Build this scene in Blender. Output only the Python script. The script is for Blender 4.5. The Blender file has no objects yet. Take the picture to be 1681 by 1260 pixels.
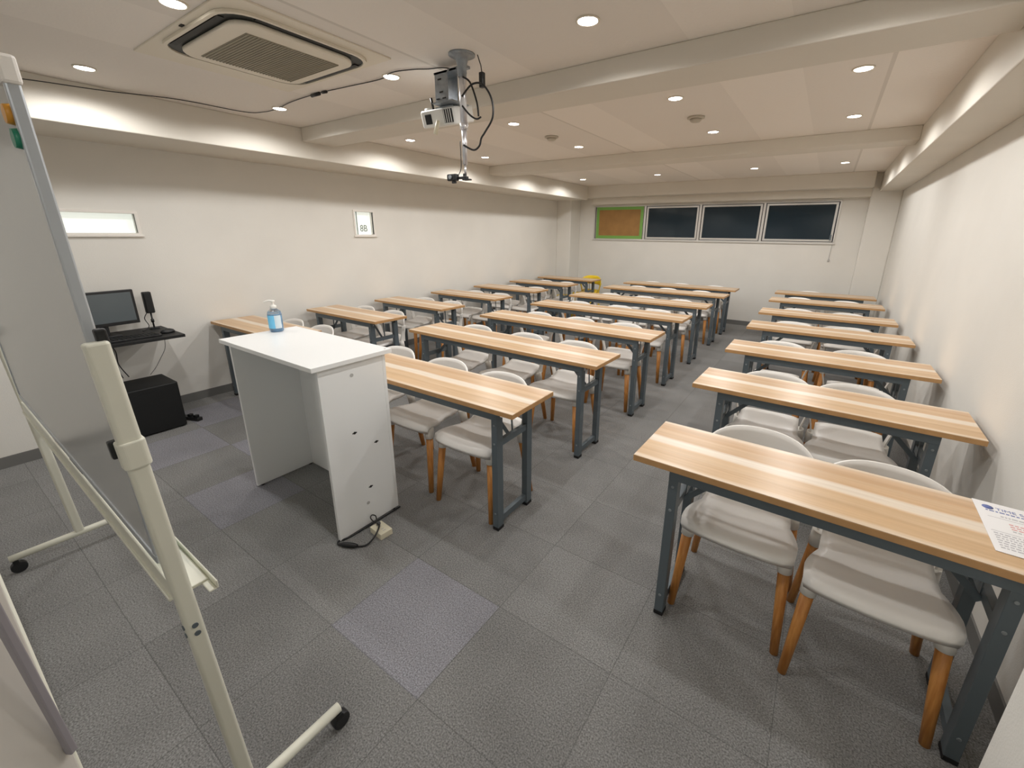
import bpy, math, random
from mathutils import Vector, Matrix
random.seed(4)
S = bpy.context.scene
COL = S.collection

# ------------------------------------------------------------------ camera
W, H = 1681, 1260
F_PX = 699.12
YAW, PITCH, ROLL = 0.58906, -0.29126, 0.01061
CAM_Z = 1.499
cyw, syw, cp, sp = math.cos(YAW), math.sin(YAW), math.cos(PITCH), math.sin(PITCH)
fwd = Vector((-syw * cp, cyw * cp, sp))
rgt = Vector((cyw, syw, 0))
upv = rgt.cross(fwd)
r2 = math.cos(ROLL) * rgt + math.sin(ROLL) * upv
u2 = -math.sin(ROLL) * rgt + math.cos(ROLL) * upv
cam = bpy.data.cameras.new('camera')
cam.sensor_fit = 'HORIZONTAL'
cam.sensor_width = 36
cam.lens = 36 * F_PX / W
cam.shift_x = -33.6 / W
cam.shift_y = -38.4 / W
cam.clip_start = 0.02
cam_o = bpy.data.objects.new('camera', cam)
COL.objects.link(cam_o)
m = Matrix((r2, u2, -fwd)).transposed().to_4x4()
m.translation = Vector((0, 0, CAM_Z))
cam_o.matrix_world = m
S.camera = cam_o

# ------------------------------------------------------------------ world and exposure
wd = bpy.data.worlds.new('world')
S.world = wd
wd.use_nodes = True
wd.node_tree.nodes['Background'].inputs[0].default_value = (0.02, 0.03, 0.05, 1)
wd.node_tree.nodes['Background'].inputs[1].default_value = 0.3
S.view_settings.view_transform = 'Standard'
S.view_settings.look = 'None'
S.view_settings.exposure = 0.0
S.view_settings.gamma = 1
S.cycles.max_bounces = 14
S.cycles.diffuse_bounces = 10
LAMP_W = 18.6
LIGHT_COL = (1.0, 0.985, 0.965)

# ------------------------------------------------------------------ helpers
def lin(c):
    return tuple(((v / 255) / 12.92 if v / 255 <= 0.04045 else ((v / 255 + 0.055) / 1.055) ** 2.4) for v in c)

def mat(name, rgb, rough=0.6, metal=0.0, noise=0.0, nscale=30, bump=0.0, bscale=60, spec=None, trans=0, emit=None, es=0, coat=0, alpha=None):
    mm = bpy.data.materials.new(name)
    mm.use_nodes = True
    nt = mm.node_tree
    b = nt.nodes['Principled BSDF']
    c = lin(rgb)
    b.inputs['Base Color'].default_value = (*c, 1)
    b.inputs['Roughness'].default_value = rough
    b.inputs['Metallic'].default_value = metal
    if spec is not None:
        b.inputs['Specular IOR Level'].default_value = spec
    if trans:
        b.inputs['Transmission Weight'].default_value = trans
    if coat:
        b.inputs['Coat Weight'].default_value = coat
    if emit:
        b.inputs['Emission Color'].default_value = (*lin(emit), 1)
        b.inputs['Emission Strength'].default_value = es
    tc = nt.nodes.new('ShaderNodeTexCoord')
    if noise:
        n = nt.nodes.new('ShaderNodeTexNoise')
        n.inputs['Scale'].default_value = nscale
        n.inputs['Detail'].default_value = 4
        r = nt.nodes.new('ShaderNodeValToRGB')
        r.color_ramp.elements[0].position = 0.3
        r.color_ramp.elements[1].position = 0.7
        r.color_ramp.elements[0].color = (*[v * (1 - noise) for v in c], 1)
        r.color_ramp.elements[1].color = (*[min(1, v * (1 + noise)) for v in c], 1)
        nt.links.new(tc.outputs['Object'], n.inputs['Vector'])
        nt.links.new(n.outputs['Fac'], r.inputs['Fac'])
        nt.links.new(r.outputs['Color'], b.inputs['Base Color'])
    if bump:
        n = nt.nodes.new('ShaderNodeTexNoise')
        n.inputs['Scale'].default_value = bscale
        n.inputs['Detail'].default_value = 3
        bp = nt.nodes.new('ShaderNodeBump')
        bp.inputs['Strength'].default_value = bump
        bp.inputs['Distance'].default_value = 0.01
        nt.links.new(tc.outputs['Object'], n.inputs['Vector'])
        nt.links.new(n.outputs['Fac'], bp.inputs['Height'])
        nt.links.new(bp.outputs['Normal'], b.inputs['Normal'])
    return mm

def link_mix(nt, a, fac, c1, c2):
    pass

class MB:
    """collects shapes, builds ONE mesh object"""
    def __init__(s):
        s.v, s.f, s.sm, s.mi = [], [], [], []
    def add(s, vs, fs, smooth=False, mi=0):
        o = len(s.v)
        s.v += [tuple(x) for x in vs]
        s.f += [tuple(i + o for i in f) for f in fs]
        s.sm += [smooth] * len(fs)
        s.mi += [mi] * len(fs)
        return s
    def box(s, x0, x1, y0, y1, z0, z1, mi=0):
        vs = [(x, y, z) for z in (z0, z1) for y in (y0, y1) for x in (x0, x1)]
        return s.add(vs, [(0, 2, 3, 1), (4, 5, 7, 6), (0, 1, 5, 4), (2, 6, 7, 3), (0, 4, 6, 2), (1, 3, 7, 5)], mi=mi)
    def bar(s, a, b, w, h, up=(0, 0, 1), mi=0):
        a, b = Vector(a), Vector(b)
        d = (b - a).normalized()
        u = Vector(up)
        if abs(d.dot(u)) > 0.99: u = Vector((0, 1, 0))
        r = d.cross(u).normalized(); u = r.cross(d).normalized()
        vs = [p + r * (sx * w / 2) + u * (sz * h / 2) for p in (a, b) for sz in (-1, 1) for sx in (-1, 1)]
        return s.add(vs, [(0, 2, 3, 1), (4, 5, 7, 6), (0, 1, 5, 4), (2, 6, 7, 3), (0, 4, 6, 2), (1, 3, 7, 5)], mi=mi)
    def cyl(s, a, b, ra, rb=None, n=16, caps=True, mi=0, sx=1, sy=1):
        rb = ra if rb is None else rb
        a, b = Vector(a), Vector(b)
        d = (b - a).normalized()
        u = Vector((0, 0, 1)) if abs(d.z) < 0.95 else Vector((1, 0, 0))
        r = d.cross(u).normalized(); u = d.cross(r).normalized()
        vs = []
        for p, q in ((a, ra), (b, rb)):
            for i in range(n):
                t = 2 * math.pi * i / n
                vs.append(p + r * math.cos(t) * q * sx + u * math.sin(t) * q * sy)
        s.add(vs, [(i, (i + 1) % n, n + (i + 1) % n, n + i) for i in range(n)], True, mi)
        if caps:
            o = len(s.v) - 2 * n
            s.f += [tuple(o + i for i in range(n))[::-1], tuple(o + n + i for i in range(n))]
            s.sm += [False, False]; s.mi += [mi, mi]
        return s
    def lathe(s, prof, c=(0, 0, 0), n=24, mi=0, sx=1, sy=1):
        vs = []
        for r, z in prof:
            for i in range(n):
                t = 2 * math.pi * i / n
                vs.append((c[0] + r * sx * math.cos(t), c[1] + r * sy * math.sin(t), c[2] + z))
        fs = [(k * n + i, k * n + (i + 1) % n, (k + 1) * n + (i + 1) % n, (k + 1) * n + i) for k in range(len(prof) - 1) for i in range(n)]
        s.add(vs, fs, True, mi)
        o = len(s.v) - len(vs)
        if prof[0][0] > 1e-6: s.f.append(tuple(o + i for i in range(n))[::-1]); s.sm.append(False); s.mi.append(mi)
        if prof[-1][0] > 1e-6:
            q = o + (len(prof) - 1) * n
            s.f.append(tuple(q + i for i in range(n))); s.sm.append(False); s.mi.append(mi)
        return s
    def tube(s, pts, r, n=8, mi=0, subdiv=6):
        P = [Vector(p) for p in pts]
        if subdiv > 1 and len(P) > 2:
            Q = []
            for i in range(len(P) - 1):
                p0 = P[max(i - 1, 0)]; p1 = P[i]; p2 = P[i + 1]; p3 = P[min(i + 2, len(P) - 1)]
                for k in range(subdiv):
                    t = k / subdiv
                    Q.append(0.5 * ((2 * p1) + (p2 - p0) * t + (2 * p0 - 5 * p1 + 4 * p2 - p3) * t * t + (3 * p1 - p0 - 3 * p2 + p3) * t ** 3))
            Q.append(P[-1]); P = Q
        vs = []
        prev = None
        for i, p in enumerate(P):
            d = (P[min(i + 1, len(P) - 1)] - P[max(i - 1, 0)])
            if d.length < 1e-9: d = Vector((0, 0, 1))
            d.normalize()
            if prev is None:
                u = Vector((0, 0, 1)) if abs(d.z) < 0.9 else Vector((1, 0, 0))
                u = (u - d * u.dot(d)).normalized()
            else:
                u = (prev - d * prev.dot(d)).normalized()
            prev = u
            w = d.cross(u)
            rr = r[i * (len(r) - 1) // max(1, len(P) - 1)] if isinstance(r, (list, tuple)) else r
            for k in range(n):
                t = 2 * math.pi * k / n
                vs.append(p + u * math.cos(t) * rr + w * math.sin(t) * rr)
        fs = [(k * n + i, k * n + (i + 1) % n, (k + 1) * n + (i + 1) % n, (k + 1) * n + i) for k in range(len(P) - 1) for i in range(n)]
        s.add(vs, fs, True, mi)
        o = len(s.v) - len(vs)
        q = o + (len(P) - 1) * n
        s.f += [tuple(o + i for i in range(n))[::-1], tuple(q + i for i in range(n))]
        s.sm += [False, False]; s.mi += [mi, mi]
        return s
    def prism(s, outline, z0, z1, mi=0, smooth=False):
        n = len(outline)
        s.add([(x, y, z0) for x, y in outline] + [(x, y, z1) for x, y in outline],
              [(i, (i + 1) % n, n + (i + 1) % n, n + i) for i in range(n)], smooth, mi)
        o = len(s.v) - 2 * n
        s.f += [tuple(o + i for i in range(n))[::-1], tuple(o + n + i for i in range(n))]
        s.sm += [False, False]; s.mi += [mi, mi]
        return s
    def build(s, name, mats, parent=None, bevel=0, segs=2, loc=None, rot=None, solid=0):
        me = bpy.data.meshes.new(name)
        me.from_pydata(s.v, [], s.f)
        if not isinstance(mats, (list, tuple)): mats = [mats]
        for q in mats: me.materials.append(q)
        me.polygons.foreach_set('use_smooth', s.sm)
        me.polygons.foreach_set('material_index', s.mi)
        me.update()
        o = bpy.data.objects.new(name, me)
        COL.objects.link(o)
        if parent is not None: o.parent = parent
        if loc: o.location = loc
        if rot: o.rotation_euler = rot
        if solid:
            md = o.modifiers.new('solid', 'SOLIDIFY'); md.thickness = solid; md.offset = 0
        if bevel:
            md = o.modifiers.new('bevel', 'BEVEL'); md.width = bevel; md.segments = segs; md.limit_method = 'ANGLE'
        return o

def tag(o, label=None, cat=None, group=None, kind=None):
    if label: o['label'] = label
    if cat: o['category'] = cat
    if group: o['group'] = group
    if kind: o['kind'] = kind
    return o

def thing(name, label, cat, loc=(0, 0, 0), rz=0, group=None):
    o = bpy.data.objects.new(name, None)
    o.empty_display_size = 0.1
    COL.objects.link(o)
    o.location = loc; o.rotation_euler = (0, 0, rz)
    return tag(o, label, cat, group)

def children(o):
    return [x for x in list(COL.objects) if x.parent is o]

def copy_tree(o, parent=None):
    c = o.copy()
    COL.objects.link(c)
    if parent is not None:
        c.parent = parent
    for ch in KIDS.get(o.name, []):
        copy_tree(ch, c)
    return c
KIDS = {}
def index_kids(root):
    ch = children(root)
    KIDS[root.name] = ch
    for x in ch: index_kids(x)

def rrect(x0, x1, y0, y1, r, n=6):
    out = []
    for cx, cy, a in ((x1 - r, y1 - r, 0), (x0 + r, y1 - r, 90), (x0 + r, y0 + r, 180), (x1 - r, y0 + r, 270)):
        for k in range(n + 1):
            t = math.radians(a + 90 * k / n)
            out.append((cx + r * math.cos(t), cy + r * math.sin(t)))
    return out

def struct(mb, name, m_, **k):
    return tag(mb.build(name, m_, **k), kind='structure')

def text_mesh(name, body, size, m_, parent, loc, rot, depth=0.0004, align='LEFT', sx=1.0):
    cu = bpy.data.curves.new(name, 'FONT')
    cu.body = body; cu.size = size; cu.extrude = depth; cu.align_x = align
    t = bpy.data.objects.new(name, cu)
    COL.objects.link(t)
    dg = bpy.context.evaluated_depsgraph_get()
    me = bpy.data.meshes.new_from_object(t.evaluated_get(dg))
    bpy.data.objects.remove(t)
    me.materials.clear(); me.materials.append(m_)
    o = bpy.data.objects.new(name, me)
    COL.objects.link(o)
    o.parent = parent; o.location = loc; o.rotation_euler = rot; o.scale = (sx, 1, 1)
    return o

# ------------------------------------------------------------------ materials
M = {}
M['wall'] = mat('wall_paint', (224, 222, 216), 0.75, noise=0.02, nscale=3, bump=0.08, bscale=180)
M['soffit'] = mat('soffit_paint', (218, 213, 203), 0.7, noise=0.02, nscale=3, bump=0.06, bscale=150)
M['base'] = mat('vinyl_baseboard', (112, 112, 110), 0.5)
M['white_pl'] = mat('white_plastic', (242, 240, 236), 0.32, spec=0.5)
M['yellow_pl'] = mat('yellow_plastic', (238, 205, 40), 0.35)
M['socket'] = mat('white_socket', (232, 230, 224), 0.35)
M['steel'] = mat('slate_steel', (98, 109, 116), 0.42, metal=0.25)
M['steel_l'] = mat('worn_steel_strip', (150, 158, 162), 0.3, metal=0.6)
M['rubber'] = mat('black_rubber', (22, 22, 24), 0.6)
M['black'] = mat('black_plastic', (28, 29, 31), 0.4)
M['blackm'] = mat('matte_black', (14, 16, 17), 0.55, noise=0.1, nscale=80)
M['screen'] = mat('dark_screen', (92, 100, 104), 0.2)
M['wboard'] = mat('whiteboard_enamel', (188, 189, 188), 0.22, spec=0.5)
M['wframe'] = mat('satin_aluminium', (190, 196, 202), 0.35, metal=0.5)
M['wpost'] = mat('cream_white_powder_coat', (222, 222, 208), 0.32)
M['melamine'] = mat('white_melamine', (238, 240, 240), 0.3)
M['hole'] = mat('dark_hole', (30, 28, 26), 0.8)
M['pin'] = mat('grey_cam_cap', (178, 178, 176), 0.5)
M['alu'] = mat('window_aluminium', (205, 203, 198), 0.38, metal=0.35)
M['chrome'] = mat('polished_pole', (222, 222, 226), 0.28, metal=0.75)
M['galv'] = mat('galvanised_bracket', (150, 156, 162), 0.4, metal=0.6, noise=0.12, nscale=40)
M['proj'] = mat('projector_white', (226, 226, 222), 0.4)
M['acw'] = mat('aircon_ivory', (226, 218, 202), 0.45)
M['acdark'] = mat('aircon_outlet_dark', (24, 30, 28), 0.5)
M['acgrille'] = mat('aircon_grille_grey', (150, 143, 126), 0.6)
M['green_tape'] = mat('green_masking_tape', (120, 170, 80), 0.6)
M['brown'] = mat('brown_board', (158, 118, 66), 0.7, noise=0.12, nscale=6)
M['frost'] = mat('frosted_pane', (235, 240, 235), 0.5, emit=(232, 238, 230), es=0.62)
M['ink'] = mat('grey_lettering', (120, 126, 118), 0.6)
M['trim_w'] = mat('white_window_trim', (232, 228, 222), 0.5)
M['paper'] = mat('laminated_paper', (238, 238, 240), 0.25)
M['ink_blue'] = mat('blue_print', (92, 108, 168), 0.5)
M['ink_grey'] = mat('grey_print', (178, 178, 184), 0.6)
M['ink_red'] = mat('red_print', (214, 150, 150), 0.6)
M['beigepl'] = mat('ivory_outlet_plastic', (226, 220, 196), 0.45)
M['orange'] = mat('orange_magnet', (214, 150, 50), 0.4)
M['greenm'] = mat('green_magnet', (34, 128, 100), 0.4)
M['lblue'] = mat('blue_label', (120, 205, 248), 0.4)
M['labelw'] = mat('pale_label', (214, 228, 236), 0.4)
M['mauve'] = mat('dull_purple_grey_rail', (150, 146, 152), 0.45)
M['dusty'] = mat('glossy_white_panel', (214, 210, 204), 0.25)
M['wallplate'] = mat('dim_ring', (190, 182, 168), 0.5)
M['glow'] = mat('lamp_glow', (255, 255, 255), 0.5, emit=(255, 250, 244), es=22)
M['clear'] = mat('clear_plastic', (235, 242, 248), 0.08, trans=0.9)
M['gel'] = mat('blue_gel', (130, 205, 250), 0.12, trans=0.3)
M['night'] = mat('night_glass', (30, 45, 55), 0.08, spec=0.5)

def wood_mat(name, tint=1.0):
    mm = bpy.data.materials.new(name); mm.use_nodes = True
    nt = mm.node_tree; b = nt.nodes['Principled BSDF']
    tc = nt.nodes.new('ShaderNodeTexCoord')
    sep = nt.nodes.new('ShaderNodeSeparateXYZ')
    nt.links.new(tc.outputs['Object'], sep.inputs[0])
    # planks across the depth: board tones, each with long streaks along x
    mp = nt.nodes.new('ShaderNodeMapping'); mp.inputs['Scale'].default_value = (0.9, 26, 1)
    nt.links.new(tc.outputs['Object'], mp.inputs[0])
    n1 = nt.nodes.new('ShaderNodeTexNoise'); n1.inputs['Scale'].default_value = 2.2; n1.inputs['Detail'].default_value = 6; n1.inputs['Roughness'].default_value = 0.6
    nt.links.new(mp.outputs[0], n1.inputs['Vector'])
    mp2 = nt.nodes.new('ShaderNodeMapping'); mp2.inputs['Scale'].default_value = (0.7, 1, 1)
    nt.links.new(tc.outputs['Object'], mp2.inputs[0])
    n2 = nt.nodes.new('ShaderNodeTexNoise'); n2.inputs['Scale'].default_value = 3; n2.inputs['Detail'].default_value = 2
    nt.links.new(mp2.outputs[0], n2.inputs['Vector'])
    # y/depth with wobble
    ma = nt.nodes.new('ShaderNodeMath'); ma.operation = 'MULTIPLY_ADD'
    ma.inputs[1].default_value = 0.035; nt.links.new(n2.outputs['Fac'], ma.inputs[0]); nt.links.new(sep.outputs['Y'], ma.inputs[2])
    md = nt.nodes.new('ShaderNodeMath'); md.operation = 'DIVIDE'; md.inputs[1].default_value = 0.40
    nt.links.new(ma.outputs[0], md.inputs[0])
    r = nt.nodes.new('ShaderNodeValToRGB')
    els = [(0.0, (222, 201, 173)), (0.08, (226, 206, 182)), (0.12, (209, 176, 136)), (0.27, (204, 170, 130)), (0.30, (214, 184, 147)), (0.42, (209, 176, 136)),
           (0.46, (230, 216, 198)), (0.56, (232, 220, 204)), (0.60, (206, 170, 130)), (0.74, (211, 180, 144)), (0.78, (202, 164, 124)), (0.90, (212, 182, 149)), (0.94, (226, 208, 186)), (1.0, (224, 204, 182))]
    cr = r.color_ramp
    while len(cr.elements) < len(els): cr.elements.new(0.5)
    for e, (p, c) in zip(cr.elements, els):
        e.position = p; e.color = (*lin(c), 1)
    nt.links.new(md.outputs[0], r.inputs['Fac'])
    r2_ = nt.nodes.new('ShaderNodeValToRGB')
    r2_.color_ramp.elements[0].position = 0.34; r2_.color_ramp.elements[0].color = (0.76, 0.72, 0.67, 1)
    r2_.color_ramp.elements[1].position = 0.62; r2_.color_ramp.elements[1].color = (1, 1, 1, 1)
    nt.links.new(n1.outputs['Fac'], r2_.inputs['Fac'])
    mx = nt.nodes.new('ShaderNodeMixRGB'); mx.blend_type = 'MULTIPLY'; mx.inputs[0].default_value = 0.6
    nt.links.new(r.outputs[0], mx.inputs[1]); nt.links.new(r2_.outputs[0], mx.inputs[2])
    nt.links.new(mx.outputs[0], b.inputs['Base Color'])
    b.inputs['Roughness'].default_value = 0.32
    return mm
M['wood'] = wood_mat('striped_oak_laminate')
M['edge'] = mat('oak_edge_band', (188, 146, 98), 0.5, noise=0.08, nscale=20)

def legwood():
    mm = bpy.data.materials.new('beech_leg'); mm.use_nodes = True
    nt = mm.node_tree; b = nt.nodes['Principled BSDF']
    tc = nt.nodes.new('ShaderNodeTexCoord')
    mp = nt.nodes.new('ShaderNodeMapping'); mp.inputs['Scale'].default_value = (60, 60, 4)
    n = nt.nodes.new('ShaderNodeTexNoise'); n.inputs['Scale'].default_value = 2; n.inputs['Detail'].default_value = 4
    r = nt.nodes.new('ShaderNodeValToRGB')
    r.color_ramp.elements[0].position = 0.3; r.color_ramp.elements[0].color = (*lin((176, 112, 48)), 1)
    r.color_ramp.elements[1].position = 0.7; r.color_ramp.elements[1].color = (*lin((206, 146, 78)), 1)
    nt.links.new(tc.outputs['Object'], mp.inputs[0]); nt.links.new(mp.outputs[0], n.inputs['Vector'])
    nt.links.new(n.outputs['Fac'], r.inputs['Fac']); nt.links.new(r.outputs[0], b.inputs['Base Color'])
    b.inputs['Roughness'].default_value = 0.45
    return mm
M['leg'] = legwood()

TX, TY, TX0, TY0 = 0.497, 0.446, 0.105, 0.655
def carpet(name, rgb, var=0.42):
    mm = bpy.data.materials.new(name); mm.use_nodes = True
    nt = mm.node_tree; b = nt.nodes['Principled BSDF']
    tc = nt.nodes.new('ShaderNodeTexCoord')
    c = lin(rgb)
    n = nt.nodes.new('ShaderNodeTexNoise'); n.inputs['Scale'].default_value = 190; n.inputs['Detail'].default_value = 3
    n2 = nt.nodes.new('ShaderNodeTexNoise'); n2.inputs['Scale'].default_value = 2.2; n2.inputs['Detail'].default_value = 3
    nt.links.new(tc.outputs['Object'], n.inputs['Vector']); nt.links.new(tc.outputs['Object'], n2.inputs['Vector'])
    r = nt.nodes.new('ShaderNodeValToRGB')
    r.color_ramp.elements[0].position = 0.32; r.color_ramp.elements[1].position = 0.68
    r.color_ramp.elements[0].color = (*[v * (1 - var) for v in c], 1); r.color_ramp.elements[1].color = (*[v * (1 + var) for v in c], 1)
    nt.links.new(n.outputs['Fac'], r.inputs['Fac'])
    ra = nt.nodes.new('ShaderNodeValToRGB')
    ra.color_ramp.elements[0].position = 0.35; ra.color_ramp.elements[1].position = 0.6
    ra.color_ramp.elements[0].color = (0.84, 0.84, 0.84, 1); ra.color_ramp.elements[1].color = (1, 1, 1, 1)
    nt.links.new(n2.outputs['Fac'], ra.inputs['Fac'])
    mx = nt.nodes.new('ShaderNodeMixRGB'); mx.blend_type = 'MULTIPLY'; mx.inputs[0].default_value = 1
    nt.links.new(r.outputs[0], mx.inputs[1]); nt.links.new(ra.outputs[0], mx.inputs[2])
    # thin seams between the carpet tiles
    sep = nt.nodes.new('ShaderNodeSeparateXYZ'); nt.links.new(tc.outputs['Object'], sep.inputs[0])
    def seam(out, off, size):
        a = nt.nodes.new('ShaderNodeMath'); a.operation = 'SUBTRACT'; a.inputs[1].default_value = off - 50 * size
        nt.links.new(out, a.inputs[0])
        q = nt.nodes.new('ShaderNodeMath'); q.operation = 'MODULO'; q.inputs[1].default_value = size
        nt.links.new(a.outputs[0], q.inputs[0])
        l = nt.nodes.new('ShaderNodeMath'); l.operation = 'LESS_THAN'; l.inputs[1].default_value = 0.0035
        nt.links.new(q.outputs[0], l.inputs[0])
        return l
    sa, sb = seam(sep.outputs['X'], TX0, TX), seam(sep.outputs['Y'], TY0, TY)
    mxm = nt.nodes.new('ShaderNodeMath'); mxm.operation = 'MAXIMUM'
    nt.links.new(sa.outputs[0], mxm.inputs[0]); nt.links.new(sb.outputs[0], mxm.inputs[1])
    ms = nt.nodes.new('ShaderNodeMath'); ms.operation = 'MULTIPLY'; ms.inputs[1].default_value = 0.45
    nt.links.new(mxm.outputs[0], ms.inputs[0])
    mx2 = nt.nodes.new('ShaderNodeMixRGB'); mx2.blend_type = 'MIX'
    nt.links.new(ms.outputs[0], mx2.inputs[0]); nt.links.new(mx.outputs[0], mx2.inputs[1]); mx2.inputs[2].default_value = (*[v * 0.3 for v in c], 1)
    nt.links.new(mx2.outputs[0], b.inputs['Base Color'])
    b.inputs['Roughness'].default_value = 0.95
    b.inputs['Specular IOR Level'].default_value = 0.15
    bp = nt.nodes.new('ShaderNodeBump'); bp.inputs['Strength'].default_value = 0.5; bp.inputs['Distance'].default_value = 0.004
    nt.links.new(n.outputs['Fac'], bp.inputs['Height']); nt.links.new(bp.outputs[0], b.inputs['Normal'])
    return mm

def ceiling_mat():
    mm = bpy.data.materials.new('ceiling_boards'); mm.use_nodes = True
    nt = mm.node_tree; b = nt.nodes['Principled BSDF']
    tc = nt.nodes.new('ShaderNodeTexCoord')
    sep = nt.nodes.new('ShaderNodeSeparateXYZ'); nt.links.new(tc.outputs['Object'], sep.inputs[0])
    md = nt.nodes.new('ShaderNodeMapRange'); md.inputs[1].default_value = -4.0; md.inputs[2].default_value = 1.0
    nt.links.new(sep.outputs['X'], md.inputs[0])
    r = nt.nodes.new('ShaderNodeValToRGB'); r.color_ramp.interpolation = 'CONSTANT'
    A, B_, D = (232, 226, 219), (238, 232, 225), (216, 210, 202)
    els = [(-4, A), (-3.0, B_), (-2.42, A), (-1.92, B_), (-1.915, D), (-1.91, B_), (-1.5, A), (-0.69, D), (-0.685, B_), (-0.28, D), (-0.275, A), (0.1, D), (0.105, B_)]
    cr = r.color_ramp
    while len(cr.elements) < len(els): cr.elements.new(0.5)
    for e, (x, c) in zip(cr.elements, els):
        e.position = (x + 4) / 5; e.color = (*lin(c), 1)
    nt.links.new(md.outputs[0], r.inputs['Fac'])
    nt.links.new(r.outputs[0], b.inputs['Base Color'])
    n = nt.nodes.new('ShaderNodeTexNoise'); n.inputs['Scale'].default_value = 90; n.inputs['Detail'].default_value = 2
    bp = nt.nodes.new('ShaderNodeBump'); bp.inputs['Strength'].default_value = 0.25; bp.inputs['Distance'].default_value = 0.006
    nt.links.new(tc.outputs['Object'], n.inputs['Vector']); nt.links.new(n.outputs['Fac'], bp.inputs['Height']); nt.links.new(bp.outputs[0], b.inputs['Normal'])
    b.inputs['Roughness'].default_value = 0.8
    return mm
M['ceil'] = ceiling_mat()

# ------------------------------------------------------------------ room shell
XL, XR, YB, YF = -4.58, 0.715, 8.08, -1.6
ZC, ZS = 2.34, 2.10          # ceiling, underside of the side soffits
shades = [carpet('carpet_grey', (135, 135, 134)), carpet('carpet_grey_dark', (130, 130, 129)), carpet('carpet_grey_mid', (137, 137, 136)), carpet('carpet_blue_grey_light', (140, 140, 146), 0.42)]
fl = MB()
nx0 = math.floor((XL - TX0) / TX); nx1 = math.ceil((XR - TX0) / TX)
ny0 = math.floor((YF - TY0) / TY); ny1 = math.ceil((YB - TY0) / TY)
for i in range(nx0, nx1):
    for j in range(ny0, ny1):
        a, b_ = max(XL, TX0 + i * TX), min(XR, TX0 + (i + 1) * TX)
        c_, d_ = max(YF, TY0 + j * TY), min(YB, TY0 + (j + 1) * TY)
        if b_ <= a or d_ <= c_: continue
        k = random.choice([0, 0, 0, 1, 2])
        if (i, j) == (-3, 0): k = 3
        if (i, j) in ((-3, -1), (-4, -1), (-2, -1)): k = 1
        if (i, j) in ((-8, 0), (-7, 1), (-9, 1), (-6, 0)): k = 3
        if (i, j) in ((-8, 1), (-7, 0)): k = 1
        fl.add([(a, c_, 0), (b_, c_, 0), (b_, d_, 0), (a, d_, 0)], [(0, 1, 2, 3)], mi=k)
fl.box(XL, XR, YF, YB, -0.1, -0.001)
struct(fl, 'floor', shades)

struct(MB().box(XL - .1, XR + .1, YF - .1, YB + .1, ZC, ZC + .1), 'ceiling', M['ceil'])
# left wall with two small glazed openings
lw = MB()
def wall_with_holes(mb, x0, x1, y0, y1, z0, z1, holes, axis='x'):
    ys = sorted({y0, y1, *[h[0] for h in holes], *[h[1] for h in holes]})
    for a, b_ in zip(ys[:-1], ys[1:]):
        hs = [h for h in holes if h[0] < (a + b_) / 2 < h[1]]
        zs = [z0] + sum([[h[2], h[3]] for h in hs], []) + [z1]
        for k in range(0, len(zs), 2):
            if axis == 'x': mb.box(x0, x1, a, b_, zs[k], zs[k + 1])
            else: mb.box(a, b_, x0, x1, zs[k], zs[k + 1])
WL1 = (0.50, 1.185, 1.465, 1.61)
WL2 = (3.14, 3.385, 1.46, 1.712)
wall_with_holes(lw, XL - .12, XL, YF, YB, 0, ZC, [WL1, WL2])
struct(lw, 'wall_left', M['wall'])
struct(MB().box(XL, -4.20, YF, 0.42, 0, ZC), 'wall_left_recess', M['wall'])
WB = (-3.955, 0.058, 1.385, 2.012)
bw = MB(); wall_with_holes(bw, YB, YB + .12, XL - .1, XR + .1, 0, ZC, [WB], 'y')
struct(bw, 'wall_back', M['wall'])
struct(MB().box(XR, XR + .12, YF, YB, 0, ZC), 'wall_right', M['wall'])
struct(MB().box(XL - .1, XR + .1, YF - .12, YF, 0, ZC), 'wall_front', M['wall'])
struct(MB().box(0.44, XR, 0.45, 1.03, 0, ZC), 'wall_right_pier', M['wall'], bevel=0.006)
# corner columns
struct(MB().box(XL, -4.27, 7.68, YB, 0, ZC), 'trim_1', M['wall'], bevel=0.012)
struct(MB().box(0.372, XR, 7.92, YB, 0, ZC), 'trim_2', M['wall'], bevel=0.012)
# side soffits, back soffit and two cross beams
struct(MB().box(XL, -3.92, YF, 7.68, ZS, ZC), 'trim_3', M['soffit'], bevel=0.006)
struct(MB().box(0.455, XR, YF, 7.92, ZS, ZC), 'trim_4', M['soffit'], bevel=0.006)
struct(MB().box(-4.27, 0.372, 7.68, YB, 2.14, ZC), 'trim_5', M['soffit'], bevel=0.006)
struct(MB().box(-3.96, 0.372, 7.93, YB, 2.03, 2.14), 'trim_6', M['soffit'], bevel=0.004)
struct(MB().box(-3.92, 0.455, 2.26, 2.55, 2.232, ZC), 'trim_7', M['soffit'], bevel=0.006)
struct(MB().box(-3.92, 0.455, 4.78, 5.05, 2.235, ZC), 'trim_8', M['soffit'], bevel=0.006)
# baseboards
BH, BT = 0.075, 0.008
struct(MB().box(XL, XL + BT, 0.42, 7.68, 0, BH), 'baseboard_left', M['base'])
struct(MB().box(-4.20, -4.20 + BT, YF, 0.42, 0, BH), 'baseboard_left_recess', M['base'])
struct(MB().box(-4.27, 0.372, YB - BT, YB, 0, BH), 'baseboard_back', M['base'])
struct(MB().box(XR - BT, XR, 1.03, 7.92, 0, BH), 'baseboard_right', M['base'])
struct(MB().box(XL, -4.27, 7.68 - BT, 7.68, 0, BH), 'baseboard_column', M['base'])

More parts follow.
